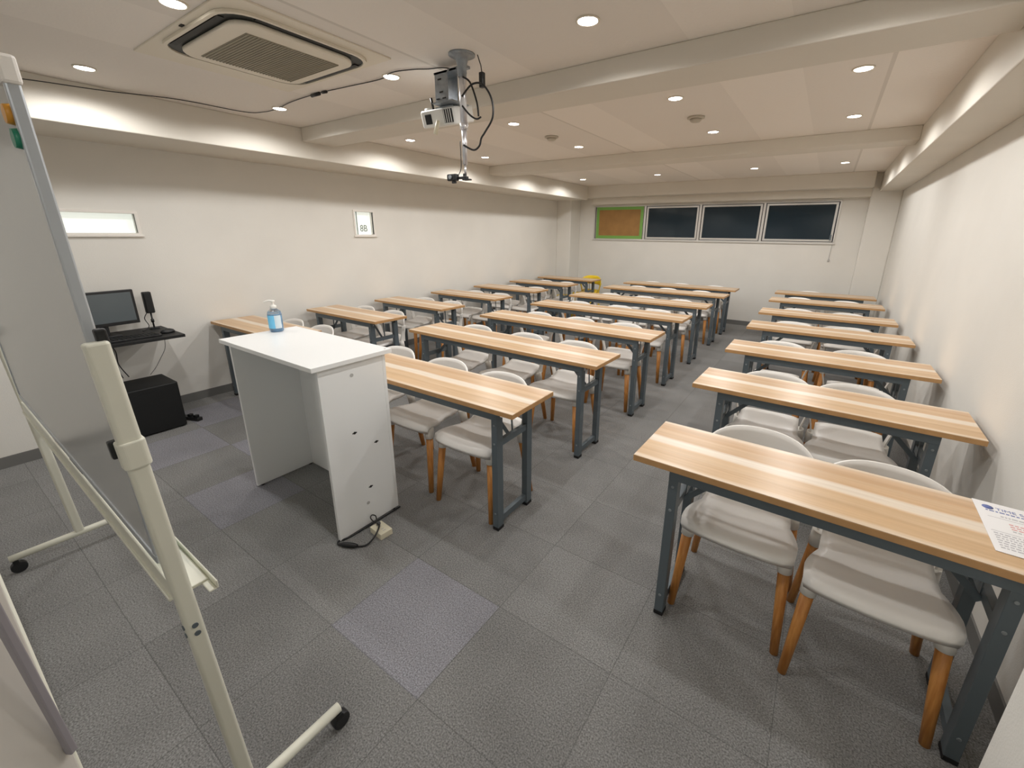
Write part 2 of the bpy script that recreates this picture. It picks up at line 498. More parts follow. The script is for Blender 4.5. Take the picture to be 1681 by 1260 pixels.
# ------------------------------------------------------------------ windows in the back wall
def frame_y(mb, x0, x1, z0, z1, y0, y1, w):
    mb.box(x0, x1, y0, y1, z0, z0 + w).box(x0, x1, y0, y1, z1 - w, z1)
    mb.box(x0, x0 + w, y0, y1, z0 + w, z1 - w).box(x1 - w, x1, y0, y1, z0 + w, z1 - w)
wf = thing('window_1', None, None); wf['kind'] = 'structure'
fr = MB(); frame_y(fr, *WB, YB - .012, YB + .09, 0.022)
fr.box(WB[0] - .01, WB[1] + .01, YB - .022, YB, WB[2] - .012, WB[2] + .01)
xs = [WB[0] + .022, -2.925, -1.94, -0.955, WB[1] - .022]
for x in xs[1:4]: fr.box(x - .018, x + .018, YB + .0, YB + .08, WB[2] + .02, WB[3] - .02)
fr.build('window_frame', M['alu'], wf, bevel=0.002)
for k in range(4):
    a, b_ = xs[k] + (.018 if k else 0), xs[k + 1] - (.018 if k < 3 else 0)
    s_ = MB(); frame_y(s_, a + .012, b_ - .012, WB[2] + .03, WB[3] - .03, YB + .012, YB + .045, 0.03)
    sa = s_.build('sash', M['alu'], wf, bevel=0.002)
    MB().box(a + .04, b_ - .04, YB + .026, YB + .032, WB[2] + .058, WB[3] - .058).build('pane', M['night'], sa)
MB().box(xs[4] - .05, xs[4] - .03, YB - .012, YB + .01, WB[2] + .05, WB[2] + .13).build('latch', M['steel'], wf)
# brown board taped over the first pane
bb = thing('brown_cover_board', 'brown board edged with green tape covering the leftmost window pane', 'board', (-3.43, YB + .006, 1.70))
MB().box(-.44, .44, -.003, .004, -.255, .255).build('board', M['brown'], bb)
tp = MB(); frame_y(tp, -.475, .475, -.292, .292, -.006, -.0035, 0.055)
tp.build('tape', M['green_tape'], bb)
cord = MB().tube([(0.037, YB - .012, 1.44), (0.034, YB - .014, 1.3), (0.030, YB - .012, 1.16)], 0.0035)
cord.lathe([(0.004, 0), (0.012, -.01), (0.012, -.035), (0.0, -.045)], (0.030, YB - .014, 1.16), 10)
tag(cord.build('pull_cord', M['pin']), 'thin pull cord hanging below the right end of the back window', 'cord')

# small windows of the left wall
def small_window(name, w, sill=0.02, ext=0.0):
    y0, y1, z0, z1 = w
    r_ = thing(name, None, None); r_['kind'] = 'structure'
    t = MB()
    q = 0.020
    X0, X1 = XL - .02, XL + .012
    t.box(X0, X1, y0 - q, y1 + q, z1, z1 + q)
    t.box(X0, X1, y0 - q, y1 + q, z0 - q, z0)
    t.box(X0, X1, y0 - q, y0, z0, z1).box(X0, X1, y1, y1 + q, z0, z1)
    t.build('window_frame', M['trim_w'], r_, bevel=0.002)
    MB().box(XL - .005, XL + .022, y0 - q - .01, y1 + q + .01, z0 - q - .008, z0 - q + .006).build('window_sill', M['trim_w'], r_, bevel=0.002)
    g = MB().box(XL - .06, XL - .054, y0, y1, z0, z1).build('pane', M['frost'], r_)
    return r_
small_window('window_2', WL1)
w3 = small_window('window_3', WL2)
MB().box(XL - .053, XL - .045, WL2[0] + .055, WL2[0] + .062, WL2[2], WL2[3]).build('pane_edge', M['ink'], w3)
text_mesh('room_number', '8B', 0.105, M['ink'], w3, (XL - .052, WL2[0] + .095, WL2[2] + .035), (math.pi / 2, 0, math.pi / 2), 0.001, sx=0.9)

# ------------------------------------------------------------------ downlights
def make_light():
    t = thing('downlight', None, 'ceiling light', group='recessed ceiling downlights')
    MB().lathe([(0.050, 0.0), (0.050, -0.004), (0.044, -0.006), (0.039, -0.002), (0.039, 0.002)], n=24).build('trim_ring', M['acw'], t)
    MB().lathe([(0.0, -.0065), (0.025, -.006), (0.041, -.004), (0.041, 0.0)], n=24).build('lamp_lens', M['glow'], t)
    return t
LX = [(-3.50, 'next to the left soffit'), (-2.27, 'left of centre'), (-0.98, 'right of centre'), (-0.005, 'next to the right soffit')]
LY = [(-1.0, 'in the added fill-light row behind the whiteboard'), (0.86, 'in the row over the podium'), (1.85, 'just before the first cross beam'), (3.09, 'just past the first cross beam'), (4.20, 'before the second cross beam'), (5.63, 'just past the second cross beam'), (6.66, 'in the row nearest the back wall')]  # frontmost row is out of view, added as fill for board and walls
L0 = make_light(); index_kids(L0)
first = True
sd = bpy.data.lights.new('downlight_beam', 'SPOT')
sd.energy = LAMP_W; sd.color = LIGHT_COL; sd.spot_size = math.radians(168); sd.spot_blend = 0.35; sd.shadow_soft_size = 0.033
for j, (y, yl) in enumerate(LY):
    for i, (x, xl) in enumerate(LX):
        if (j == 1 and i == 3) or (j == 0 and i in (1, 2)): continue
        o = L0 if first else copy_tree(L0)
        first = False
        xx = x + (0.05 if (j == 2 and i < 2) else 0) - (0.045 if (j == 1 and i == 0) else 0)
        o.location = (xx, y, ZC - 0.0005)
        o['label'] = 'recessed downlight %s, %s' % (xl, yl)
        l = bpy.data.objects.new('downlight_beam', sd)
        COL.objects.link(l); l.parent = o; l.location = (0, 0, -0.02)

# smoke detectors
def detector(loc, label):
    t = thing('smoke_detector', label, 'smoke detector', loc, group='ceiling smoke detectors')
    MB().lathe([(0.062, 0), (0.062, -.010), (0.052, -.014)], n=28).build('base', M['wallplate'], t)
    MB().lathe([(0.040, -.0145), (0.040, -.026), (0.030, -.034), (0, -.036)], n=28).build('sensor', M['wallplate'], t)
detector((-0.985, 3.64, ZC - .0005), 'round smoke detector between two downlights right of centre')
detector((-2.262, 3.66, ZC - .0005), 'round smoke detector between two downlights left of centre')

# ------------------------------------------------------------------ air conditioner
ac = thing('ceiling_air_conditioner', 'ceiling cassette air conditioner with rounded ivory panel and grey grille', 'air conditioner', (-2.445, 1.30, ZC))
MB().box(-.545, .445, -.375, .375, -.008, 0).build('ceiling_plate', M['acw'], ac, bevel=0.002)
# outer rim ring (rounded)
def ring(mb, o, i, z0, z1):
    n = len(o)
    vs = [(x, y, z0) for x, y in o] + [(x, y, z0) for x, y in i] + [(x, y, z1) for x, y in o] + [(x, y, z1) for x, y in i]
    fs = []
    for k in range(n):
        q = (k + 1) % n
        fs += [(k, q, n + q, n + k), (2 * n + k, 3 * n + k, 3 * n + q, 2 * n + q), (k, 2 * n + k, 2 * n + q, q), (n + k, n + q, 3 * n + q, 3 * n + k)]
    mb.add(vs, fs, False)
R_ = MB(); ring(R_, rrect(-.375, .375, -.345, .345, .13), rrect(-.36, .36, -.33, .33, .12), -.020, -.0085)
R_.build('rim', M['acw'], ac)
MB().prism(rrect(-.358, .358, -.328, .328, .118), -.0135, -.0088).build('outlet_slot', M['acdark'], ac)
for k, (a, b_, c_, d_) in enumerate([(-.25, .25, -.322, -.298), (-.25, .25, .298, .322), (-.352, -.328, -.22, .22), (.328, .352, -.22, .22)]):
    MB().box(a, b_, c_, d_, -.018, -.0137).build('louver', M['blackm'], ac)
MB().prism(rrect(-.315, .315, -.282, .282, .095), -.033, -.0137).build('intake_panel', M['acw'], ac, bevel=0.008, segs=3)
G = MB().box(-.245, .22, -.205, .225, -.035, -.0332)
for k in range(30):
    y = -.2 + k * .0145
    G.box(-.243, .218, y, y + .005, -.0375, -.035)
G.build('grille', M['acgrille'], ac)
MB().box(-.02, .01, -.362, -.35, -.0115, -.0082).build('sensor', M['hole'], ac)

# ------------------------------------------------------------------ projector, mast, webcam, cables
PX, PY = -1.665, 1.833
mast = thing('projector_mount', 'polished ceiling pole with round plate and galvanised projector bracket', 'mount', (PX, PY, ZC))
MB().lathe([(0.066, 0), (0.066, -.006), (0.050, -.012), (0.030, -.022), (0.024, -.05), (0.020, -.10)], n=28).build('ceiling_plate', M['galv'], mast)
MB().cyl((0, 0, -.05), (0, 0, -.32), .018, n=18).cyl((0, 0, -.30), (0, 0, -.50), .013, n=18).cyl((0, 0, -.305), (0, 0, -.335), .021, n=18).cyl((0, 0, -.50), (0.004, -.004, -.545), .006, n=10).build('pole', M['chrome'], mast)
brk = MB().box(-.165, -.075, -.03, -.024, -.215, -.065).box(-.165, -.075, .045, .051, -.215, -.065).box(-.17, -.01, -.03, .051, -.075, -.065).box(-.16, -.02, -.06, .07, -.218, -.212)
for a, b_ in ((-.13, -.10), (-.12, -.16), (-.145, -.19), (-.1, -.19)):
    brk.box(a - .012, a + .012, -.0325, -.0295, b_ - .003, b_ + .003, mi=1)
brk.build('bracket', [M['galv'], M['hole']], mast, loc=(-.05, .05, .026)); MB().box(-.11, 0, .02, .06, -.048, -.036).build('bracket_arm', M['galv'], mast)
pr = thing('projector', 'white ceiling projector with dark square lens hanging from the bracket', 'projector', (PX - .225, PY + .115, ZC - .222), 0.05)
pr.rotation_euler = (.26, 0, .05); pr.scale = (1.05, 1.05, 1.1)
MB().prism(rrect(-.12, .12, -.085, .085, .026), -.042, .036).build('body', M['proj'], pr, bevel=0.01, segs=3)
MB().box(-.080, -.036, -.0885, -.078, -.026, .018).build('lens', M['blackm'], pr, bevel=0.003)
vg = MB().box(.048, .105, -.0875, -.078, -.030, .028)
for k in range(4): vg.box(.052 + k * .014, .056 + k * .014, -.0895, -.087, -.029, .027, mi=1)
vg.build('vent', [M['blackm'], M['proj']], pr)
MB().cyl((-.03, -.065, .036), (-.035, -.06, .085), .006, n=10).build('mount_stud', M['blackm'], pr)
MB().lathe([(.022, .0385), (.022, .043), (.018, .048), (0, .048)], (-.085, -.04, -.002), 16).build('focus_knob', M['proj'], pr)
MB().box(-.02, .10, -.06, .05, .036, .042).build('cradle_plate', M['galv'], pr)
wt = MB().cyl((0, 0, 0), (-.020, -.006, -.066), .009, .012, n=12)
tag(wt.build('hanging_tag', M['beigepl'], loc=(-1.865, 1.85, 2.075)), 'small ivory tube dangling just below the projector', 'tag')
wc = thing('webcam', 'small black webcam clipped to the bottom end of the ceiling pole', 'webcam', (PX, PY, ZC - .55))
MB().box(-.095, -.030, -.045, -.015, -.030, .004).build('body', M['black'], wc, bevel=0.006)
MB().cyl((-.066, -.046, -.012), (-.066, -.052, -.012), .010, n=16).build('lens', M['galv'], wc)
MB().box(-.03, .03, -.028, -.008, -.022, -.010).box(.0, .045, -.03, .0, -.030, -.022).box(-.07, -.045, -.035, -.02, -.042, -.030).box(-.006, .006, -.015, .004, -.022, .006).build('clip', M['black'], wc, bevel=0.003)
MB().tube([(-.03, -.02, 0), (-.012, -.02, .03), (-.008, -.022, .09), (-.010, -.022, .16)], .0022).build('webcam_cable', M['black'], wc)
loop = MB().tube([(PX + .01, PY - .02, ZC - .19), (PX + .06, PY, ZC - .14), (PX + .13, PY, ZC - .15), (PX + .185, PY, ZC - .22), (PX + .19, PY, ZC - .30), (PX + .14, PY, ZC - .36), (PX + .115, PY, ZC - .385), (PX + .10, PY, ZC - .42), (PX + .06, PY, ZC - .435), (PX + .01, PY - .02, ZC - .41)], .0048)
loop.tube([(PX + .02, PY - .02, ZC - .105), (PX + .05, PY, ZC - .13), (PX + .09, PY, ZC - .22), (PX + .10, PY, ZC - .285)], .0045)
loop.tube([(PX + .01, PY - .02, ZC - .23), (PX + .04, PY, ZC - .27), (PX + .085, PY, ZC - .295), (PX + .115, PY, ZC - .29)], .0045)
tag(loop.build('coiled_cable', M['black']), 'black cable looped beside the ceiling pole', 'cable')
ad = thing('power_adapter', 'small black adapter dangling from the pole ceiling plate', 'adapter', (PX + .085, PY + .02, ZC - .012))
MB().tube([(0, 0, 0), (.012, 0, -.03), (.02, 0, -.05), (.025, 0, -.078)], .0025).build('cord', M['black'], ad)
MB().box(.014, .038, -.012, .012, -.145, -.078).build('adapter_body', M['black'], ad, bevel=0.004)
zc = ZC - .006
cc = thing('ceiling_cable', 'thin dark cable strung across the ceiling from the whiteboard to the projector', 'cable', (0, 0, 0))
pts = [(-3.905, .62, 2.29), (-3.90, .74, 2.30), (-3.88, 1.02, 2.315), (-3.80, 1.36, zc), (-3.76, 1.74, zc), (-3.64, 1.825, zc), (-3.45, 1.835, zc), (-3.2, 1.80, zc), (-2.87, 1.79, zc), (-2.6, 1.81, zc), (-2.3, 1.835, zc), (-2.15, 1.80, zc), (-2.02, 1.83, zc), (-1.94, 1.87, zc), (-1.86, 1.90, zc), (-1.77, 1.93, zc - .02), (-1.70, 1.86, zc - .06), (-1.672, 1.815, zc - .095)]
MB().tube(pts, .0028, subdiv=8).build('wire', M['black'], cc)
MB().cyl((-2.93, 1.79, zc - .004), (-2.84, 1.79, zc - .004), .010, n=12).cyl((-2.81, 1.79, zc - .003), (-2.77, 1.795, zc - .003), .008, n=12).build('inline_connector', M['black'], cc)

# ------------------------------------------------------------------ training tables
TD = 0.37
def make_table(w, inset):
    t = thing('training_table', None, 'table')
    MB().box(-w / 2, w / 2, 0, TD, .676, .699).build('edge_core', M['edge'], t, bevel=0.0015)
    MB().box(-w / 2 + .001, w / 2 - .001, .001, TD - .001, .699, .7005).build('tabletop', M['wood'], t)
    for nm, y0 in (('front_apron', .028), ('rear_apron', TD - .058)):
        MB().box(-w / 2 + inset, w / 2 - inset, y0, y0 + .03, .628, .676).build(nm, M['steel'], t, bevel=0.002)
    for sx in (-1, 1):
        xa = sx * (w / 2 - inset - .0175)
        for y0 in (.030, TD - .075):
            leg = MB().box(xa - .0175, xa + .0175, y0, y0 + .048, .018, .631)
            for z in ((.60, .50, .10) if y0 < .1 else ()):
                leg.cyl((xa, y0 + .001, z), (xa, y0 - .0025, z), .006, n=10, mi=1)
            lg = leg.build('leg', [M['steel'], M['steel_l']], t, bevel=0.002)
            MB().box(xa - .019, xa + .019, y0 - .001, y0 + .049, 0, .018).build('foot_cap', M['rubber'], lg, bevel=0.003)
        MB().box(xa - .012, xa + .012, .078, TD - .075, .475, .510).build('upper_rail', M['steel'], t, bevel=0.002)
        MB().box(xa - .012, xa + .012, .078, TD - .075, .035, .072).build('lower_rail', M['steel'], t, bevel=0.002)
        MB().bar((xa - sx * .19, .185, .655), (xa - sx * .012, .185, .47), .022, .006, (0, 1, 0)).bar((xa - sx * .02, .20, .655), (xa - sx * .012, .20, .47), .003, .012).build('folding_brace', M['steel'], t)
    return t
TABLES = [
('M', 0, -1.9568, 1.4291, 0.0122), ('M', 1, -1.9677, 2.3532, -0.0158), ('M', 2, -1.9287, 3.2378, -0.0060), ('M', 3, -1.9356, 4.1619, -0.0044),
('M', 4, -1.9240, 5.0915, 0.0138), ('M', 5, -1.9352, 6.1886, -0.0051), ('M', 6, -1.9369, 7.0190, 0.0056),
('R', 0, 0.1120, 1.4025, -0.0206), ('R', 1, 0.0861, 2.3657, -0.0228), ('R', 2, 0.0896, 3.2911, 0.0012), ('R', 3, 0.0913, 4.2766, 0.0089),
('R', 4, 0.0790, 5.1899, 0.0047), ('R', 5, 0.0667, 6.2737, 0.0057), ('R', 6, 0.0514, 7.1856, 0.0060),
('L', 0, -3.9753, 1.5372, 0.0095), ('L', 1, -3.9204, 2.3926, 0.0014), ('L', 2, -3.9192, 3.2326, -0.0072), ('L', 3, -3.9136, 4.1440, -0.0132),
('L', 4, -3.9228, 5.0479, -0.0079), ('L', 5, -3.9196, 5.9759, -0.0092), ('L', 6, -3.9295, 6.8820, -0.0051)]
TW = dict(M=(1.775, .115), R=(1.186, .132), L=(1.15, .115))
PROTO = {g: None for g in 'MRL'}
ORD = ['first', 'second', 'third', 'fourth', 'fifth', 'sixth', 'seventh']
COLN = dict(M='middle column', R='right column', L='left column')
SIZE = dict(M='long', R='short', L='short')
EXTRA = {('M', 0): ', beside the podium', ('R', 0): ', laminated sheet on it', ('L', 0): ', half behind the podium'}
for g, r, cx, y, th in TABLES:
    if PROTO[g] is None:
        t = make_table(*TW[g]); PROTO[g] = t; index_kids(t)
    else:
        t = copy_tree(PROTO[g])
    t.location = (cx, y, 0); t.rotation_euler = (0, 0, th)
    t['label'] = '%s wood-topped table, %s from the front in the %s%s' % (SIZE[g], ORD[r], COLN[g], EXTRA.get((g, r), ''))
    t['group'] = {'M': 'three-seat tables of the middle column', 'R': 'two-seat tables by the right wall', 'L': 'two-seat tables by the left wall'}[g]

# ------------------------------------------------------------------ chairs
def make_chair(shell, sock, leg):
    t = thing('dining_chair', None, 'chair')
    # origin: floor, middle of the seat's front edge, +y to the back
    nu, nv = 12, 14
    vs, fs = [], []
    for j in range(nv + 1):
        v = j / nv
        if v < .5: hw = .200 - .004 * (1 - v / .5) ** 3 - .036 * max(0, (v - .18) / .32) ** 1.6
        else: hw = .164 - .010 * (v - .5) / .5
        y = v * .385
        for i in range(nu + 1):
            u = -1 + 2 * i / nu
            z = .432 - .012 * math.cos(u * math.pi / 2) * math.sin(v * math.pi) + .008 * (1 - v)
            yy = y - .016 * (1 - u * u) * (1 - v) + (.02 * u ** 6 if v < .01 else 0)
            if v < .12: z -= .030 * ((.12 - v) / .12) ** 2
            z += .036 * max(0, (v - .66) / .34) ** 1.7
            z -= .010 * abs(u) ** 5
            vs.append((u * hw, yy, z))
    n = nu + 1
    for j in range(nv):
        for i in range(nu):
            fs.append((j * n + i, j * n + i + 1, (j + 1) * n + i + 1, (j + 1) * n + i))
    # skirt and underside
    top = len(vs)
    vs += [(x * .97, y * .99 + (.006 if k < n else 0), z - .024) for k, (x, y, z) in enumerate(vs[:top])]
    for j in range(nv):
        for i in range(nu):
            fs.append((top + j * n + i, top + (j + 1) * n + i, top + (j + 1) * n + i + 1, top + j * n + i + 1))
    for i in range(nu):
        fs.append((i + 1, i, top + i, top + i + 1)); q = nv * n
        fs.append((q + i, q + i + 1, top + q + i + 1, top + q + i))
    for j in range(nv):
        fs.append((j * n, (j + 1) * n, top + (j + 1) * n, top + j * n)); q = j * n + nu
        fs.append((q + n, q, top + q, top + q + n))
    MB().add(vs, fs, True).build('seat', shell, t)
    # curved backrest
    nu = 24; vs, fs = [], []
    nvv = 6
    def bk(u, w):
        a = u * 1.15
        x = .212 * math.sin(a) / math.sin(1.15)
        y = .345 + .098 * (math.cos(a) - math.cos(1.15)) / (1 - math.cos(1.15))
        zt = .700 - .085 * abs(u) ** 2.8
        zb = .556 - .025 * abs(u) ** 2
        z = zb + (zt - zb) * w
        y += .014 * (w - .5) * (1 - .4 * abs(u))
        return x, y, z
    for j in range(nvv + 1):
        for i in range(nu + 1):
            vs.append(bk(-1 + 2 * i / nu, j / nvv))
    n = nu + 1
    for j in range(nvv):
        for i in range(nu):
            fs.append((j * n + i, j * n + i + 1, (j + 1) * n + i + 1, (j + 1) * n + i))
    MB().add(vs, fs, True).build('backrest', shell, t, solid=0.009)
    for s in (-1, 1):
        # flared side support from seat rear corner up to the backrest end
        rows = []
        for k in range(9):
            q = k / 8
            x = s * (.168 + .044 * q ** 1.3)
            w = .058 - .012 * math.sin(q * math.pi)
            yc = .360 - .012 * q
            z = .405 + .175 * q
            rows.append([(x - .004, yc - w / 2, z), (x + .004, yc - w / 2, z), (x + .004, yc + w / 2, z), (x - .004, yc + w / 2, z)])
        v2 = [p for r_ in rows for p in r_]
        f2 = []
        for k in range(8):
            for e in range(4):
                a, b_ = k * 4 + e, k * 4 + (e + 1) % 4
                f2.append((a, b_, b_ + 4, a + 4))
        f2 += [(3, 2, 1, 0), (32, 33, 34, 35)]
        MB().add(v2, f2, True).build('back_support', shell, t, bevel=0.002)
        for (xa, ya, za, xb, yb) in ((.172, .052, .342, .194, .020), (.168, .350, .345, .203, .395)):
            lg = MB().lathe([(0.001, 0)], n=3) if False else MB()
            a_ = Vector((s * xa, ya, za)); b_ = Vector((s * xb, yb, 0))
            lg.cyl(b_, a_, .0145, .0205, n=14).build('leg', leg, t)
            d = (a_ - b_).normalized()
            MB().cyl(a_ - d * .004, a_ + d * .070, .0245, .027, n=16).build('leg_socket', sock, t)
    return t
CH0 = make_chair(M['white_pl'], M['socket'], M['leg']); index_kids(CH0)
CY0 = make_chair(M['yellow_pl'], M['yellow_pl'], M['yellow_pl']); index_kids(CY0)
CHX = dict(
 M=[(-2.43, -1.93, -1.45), (-2.387, -1.884, -1.402), (-2.324, -1.85, -1.374), (-2.334, -1.816, -1.394), (-2.322, -1.866, -1.398), (-2.343, -1.881, -1.394), (-2.379, -1.898, -1.385)],
 R=[(-.110, .309), (-.126, .259), (-.17, .293), (-.16, .307), (-.167, .292), (-.192, .302), (-.117,)],
 L=[(-4.03, -3.56), (-4.027, -3.568), (-3.986, -3.552), (-3.951, -3.51), (-3.949, -3.526), (-3.945, -3.510), ()])
CHY = {('R', 0): (.105, .03), ('M', 0): (.08, .07, .045)}
POS = {3: ['left', 'middle', 'right'], 2: ['left', 'right'], 1: ['only']}
TT = {(g, r): (cx, y) for g, r, cx, y, th in TABLES}
used = False
for g in 'MRL':
    for r, xs_ in enumerate(CHX[g]):
        for k, x in enumerate(xs_):
            c_ = CH0 if not used else copy_tree(CH0)
            used = True
            if r > 0: x = x * 1.03 - (.018 if g == 'M' else 0)
            yo = CHY.get((g, r), (.07,) * 3)[k]
            c_.location = (x, TT[(g, r)][1] + yo, 0)
            c_.rotation_euler = (0, 0, {('R', 0, 1): -.03, ('R', 0, 0): -.03}.get((g, r, k), random.uniform(-.035, .035)))
            c_['label'] = 'white plastic chair, %s one at the %s table of the %s' % (POS[len(xs_)][k], ORD[r], COLN[g])
            c_['group'] = 'white chairs pushed under the tables'
CY0.location = (-3.60, 6.97, 0); CY0.scale = (1, 1, 1.06)
tag(CY0, 'yellow chair behind the last table of the left-hand column', 'chair')
st = thing('stool', 'low yellow stool under the last table of the left-hand column', 'stool', (-3.98, 7.06, 0))
MB().prism(rrect(-.15, .15, -.12, .12, .03), .355, .38).build('seat', M['yellow_pl'], st, bevel=.004)
for sx in (-1, 1):
    for sy in (-1, 1):
        MB().cyl((sx * .13, sy * .10, 0), (sx * .11, sy * .08, .355), .013, .017, n=10).build('leg', M['yellow_pl'], st)

# ------------------------------------------------------------------ podium
pd = thing('podium', 'white melamine podium, open at the back, hand sanitizer on top', 'podium', (0, 0, 0))
px0, px1, py0, py1, pz = -2.655, -1.785, .955, 1.315, .905
MB().box(px0 - .02, px1 + .02, py0 - .035, py1 + .03, pz, pz + .022).build('top', M['melamine'], pd, bevel=0.0015)
MB().box(px0, px0 + .018, py0, py1, .006, pz).build('side_panel', M['melamine'], pd, bevel=0.001)
MB().box(px1 - .018, px1, py0, py1 - .018, .006, pz).build('side_panel', M['melamine'], pd, bevel=0.001)
MB().box(px0 + .018, px1, py1 - .0175, py1, .006, pz).build('front_panel', M['melamine'], pd, bevel=0.001)
hl = MB()
for y, z in ((1.10, .545), (1.215, .45), (1.155, .215)):
    hl.cyl((px1 - .001, y, z), (px1 + .0012, y, z), .007, n=10).box(px1 - .001, px1 + .001, y - .012, y + .012, z - .003, z + .003)
hl.build('screw_hole', M['hole'], pd)
cp_ = MB()
for y, z in ((1.12, .84), (1.13, .13)):
    cp_.cyl((px1 - .001, y, z), (px1 + .0014, y, z), .009, n=12)
cp_.cyl((px1 + .0, py1 + .005, pz + .0221), (px1 + .0, py1 + .005, pz + .0228), .006, n=10)
for x, z in ((-2.0, .60), (-1.98, .68), (-2.42, .52), (-2.40, .40)):
    cp_.cyl((x, py1 - .0172, z), (x, py1 - .019, z), .004, n=8)
cp_.build('cam_cap', M['pin'], pd)
fp = MB()
for x in (px0 + .01, px1 - .01):
    for y in (py0 + .03, py1 - .03):
        fp.cyl((x, y, 0), (x, y, .006), .012, n=10)
fp.build('floor_glide', M['rubber'], pd)
# sanitizer
bx, by, bz = -2.625, 1.205, pz + .022
sn = thing('sanitizer_bottle', 'clear pump bottle of blue hand sanitizer standing on the podium', 'bottle', (bx, by, bz), 0.6)
MB().lathe([(0.0, 0.001), (.033, .001), (.037, .006), (.037, .105), (.034, .118), (.020, .130), (.014, .136), (.014, .142)], n=28).build('bottle', M['clear'], sn)
MB().lathe([(0.0, 0.004), (.0345, .004), (.0345, .100), (0, .1005)], n=28).build('gel', M['gel'], sn)
lb = MB()
for k in range(10):
    a0, a1 = math.radians(-150 + k * 14), math.radians(-150 + (k + 1) * 14)
    lb.add([(.0378 * math.cos(a), .0378 * math.sin(a), z) for a, z in ((a0, .022), (a1, .022), (a1, .098), (a0, .098))], [(0, 1, 2, 3)], True, mi=0 if k < 6 else 1)
lb.build('label', [M['lblue'], M['labelw']], sn)
MB().lathe([(.017, .134), (.017, .150), (.012, .154), (.006, .156), (.006, .172), (.012, .174), (.012, .182), (0, .184)], n=20).tube([(0, 0, .179), (-.02, -.008, .181), (-.042, -.016, .172)], .0052, n=8).build('pump', M['socket'], sn)

# outlet block and cable at the podium foot
ob = thing('outlet_block', 'ivory floor outlet block beside the podium foot', 'outlet', (-1.675, 1.115, 0), -.08)
MB().box(-.050, .050, -.034, .034, 0, .034).build('body', M['beigepl'], ob, bevel=.003)
sl = MB()
for a in (-.02, .022):
    sl.box(a - .010, a - .007, -.008, .008, .034, .0346).box(a + .007, a + .010, -.008, .008, .034, .0346)
sl.build('socket', M['ink_grey'], ob)
pc = thing('extension_lead', 'black lead with inline adapter looping at the podium foot', 'cord', (-1.72, .95, 0))
PCO = (1.72, -.95, 0)
MB().tube([(-1.695, 1.12, .045), (-1.66, 1.09, .05), (-1.645, 1.05, .03), (-1.655, 1.01, .008), (-1.69, .975, .007), (-1.74, .945, .007), (-1.775, .935, .007), (-1.792, .95, .007), (-1.778, .99, .007), (-1.772, 1.08, .007), (-1.770, 1.20, .007), (-1.768, 1.31, .007)], .0045, subdiv=8).build('wire', M['black'], pc, loc=PCO)
MB().tube([(-1.765, .938, .011), (-1.745, .945, .013), (-1.72, .957, .014), (-1.697, .97, .012), (-1.682, .982, .009)], [.006, .012, .013, .012, .006], subdiv=1).build('inline_adapter', M['black'], pc, loc=PCO)
MB().cyl((-1.705, 1.122, .036), (-1.690, 1.118, .054), .010, .007, n=10).build('plug', M['black'], pc, loc=PCO)
MB().tube([(-1.70, 1.12, .04), (-1.735, 1.115, .045), (-1.765, 1.12, .05), (-1.774, 1.135, .055), (-1.766, 1.15, .045), (-1.745, 1.14, .04)], .003).build('thin_loop', M['black'], pc, loc=PCO)

# ------------------------------------------------------------------ rolling whiteboard
wb = thing('rolling_whiteboard', 'large white board on a rolling frame with cream posts and casters, seen edge-on', 'whiteboard', (-1.03, .219, 0), -.006)
def lean(o, dy=0):
    a = LEAN if dy == 0 else .0125
    o.rotation_euler = (a, 0, 0); o.location = (0, dy + .08 * math.sin(a), 0); return o
LEAN = .038
BX0, BX1 = -1.72, -.065
BZ0, BZ1 = .80, 1.75
MB().box(BX0 + .02, BX1 - .02, -.006, .006, BZ0 + .02, BZ1 - .02).build('board_panel', M['wboard'], wb).location.y = 0
lean([c for c in children(wb)][-1], -.0226)
bf = MB()
bf.box(BX0, BX1, -.009, .009, BZ1 - .022, BZ1).box(BX0, BX1, -.009, .009, BZ0, BZ0 + .022).box(BX0, BX0 + .013, -.009, .009, BZ0 + .022, BZ1 - .022).box(BX1 - .013, BX1, -.009, .009, BZ0 + .022, BZ1 - .022)
lean(bf.build('board_frame', M['wframe'], wb, bevel=0.003), -.0226)
for x in (BX0, BX1 - .032):
    lean(MB().box(x - .004, x + .036, -.012, .012, BZ1 - .038, BZ1 + .004).build('corner_cap', M['trim_w'], wb, bevel=0.005), -.0226)
for x in (0.0, -1.775):
    lean(MB().prism(rrect(x - .013, x + .013, -.0165, .0165, .008), .085, 1.09).build('post', M['wpost'], wb))
    lean(MB().prism(rrect(x - .014, x + .014, -.0175, .0175, .008), 1.09, 1.31).build('upper_post', M['wpost'], wb, bevel=0.004))
    lean(MB().prism(rrect(x - .018, x + .018, -.021, .021, .010), 1.065, 1.12).build('collar', M['wpost'], wb, bevel=0.003))
    s = -1 if x == 0 else 1
    lean(MB().box(x + s * .017, x + s * .052, -.012, .008, 1.085, 1.102).box(x + s * .036, x + s * .052, -.024, .006, 1.075, 1.112).build('height_knob', M['black'], wb, bevel=0.003))
    lean(MB().box(x + s * .002, x + s * .020, .004, .020, 1.27, 1.330).build('pivot_mount', M['blackm'], wb, bevel=0.003))
    MB().cyl((x, -.228, .075), (x, .252, .075), .015, n=18, sx=1.0).build('foot', M['wpost'], wb)
    for y in (-.215, .242):
        cs = MB().cyl((x - .014, y + .008, .026), (x + .014, y + .008, .026), .026, n=18).build('caster', M['black'], wb, bevel=0.003)
        MB().box(x - .017, x + .017, y - .006, y + .012, .045, .062).cyl((x, y + .003, .05), (x, y + .003, .07), .007, n=8).build('caster_fork', M['blackm'], cs)
bo = MB()
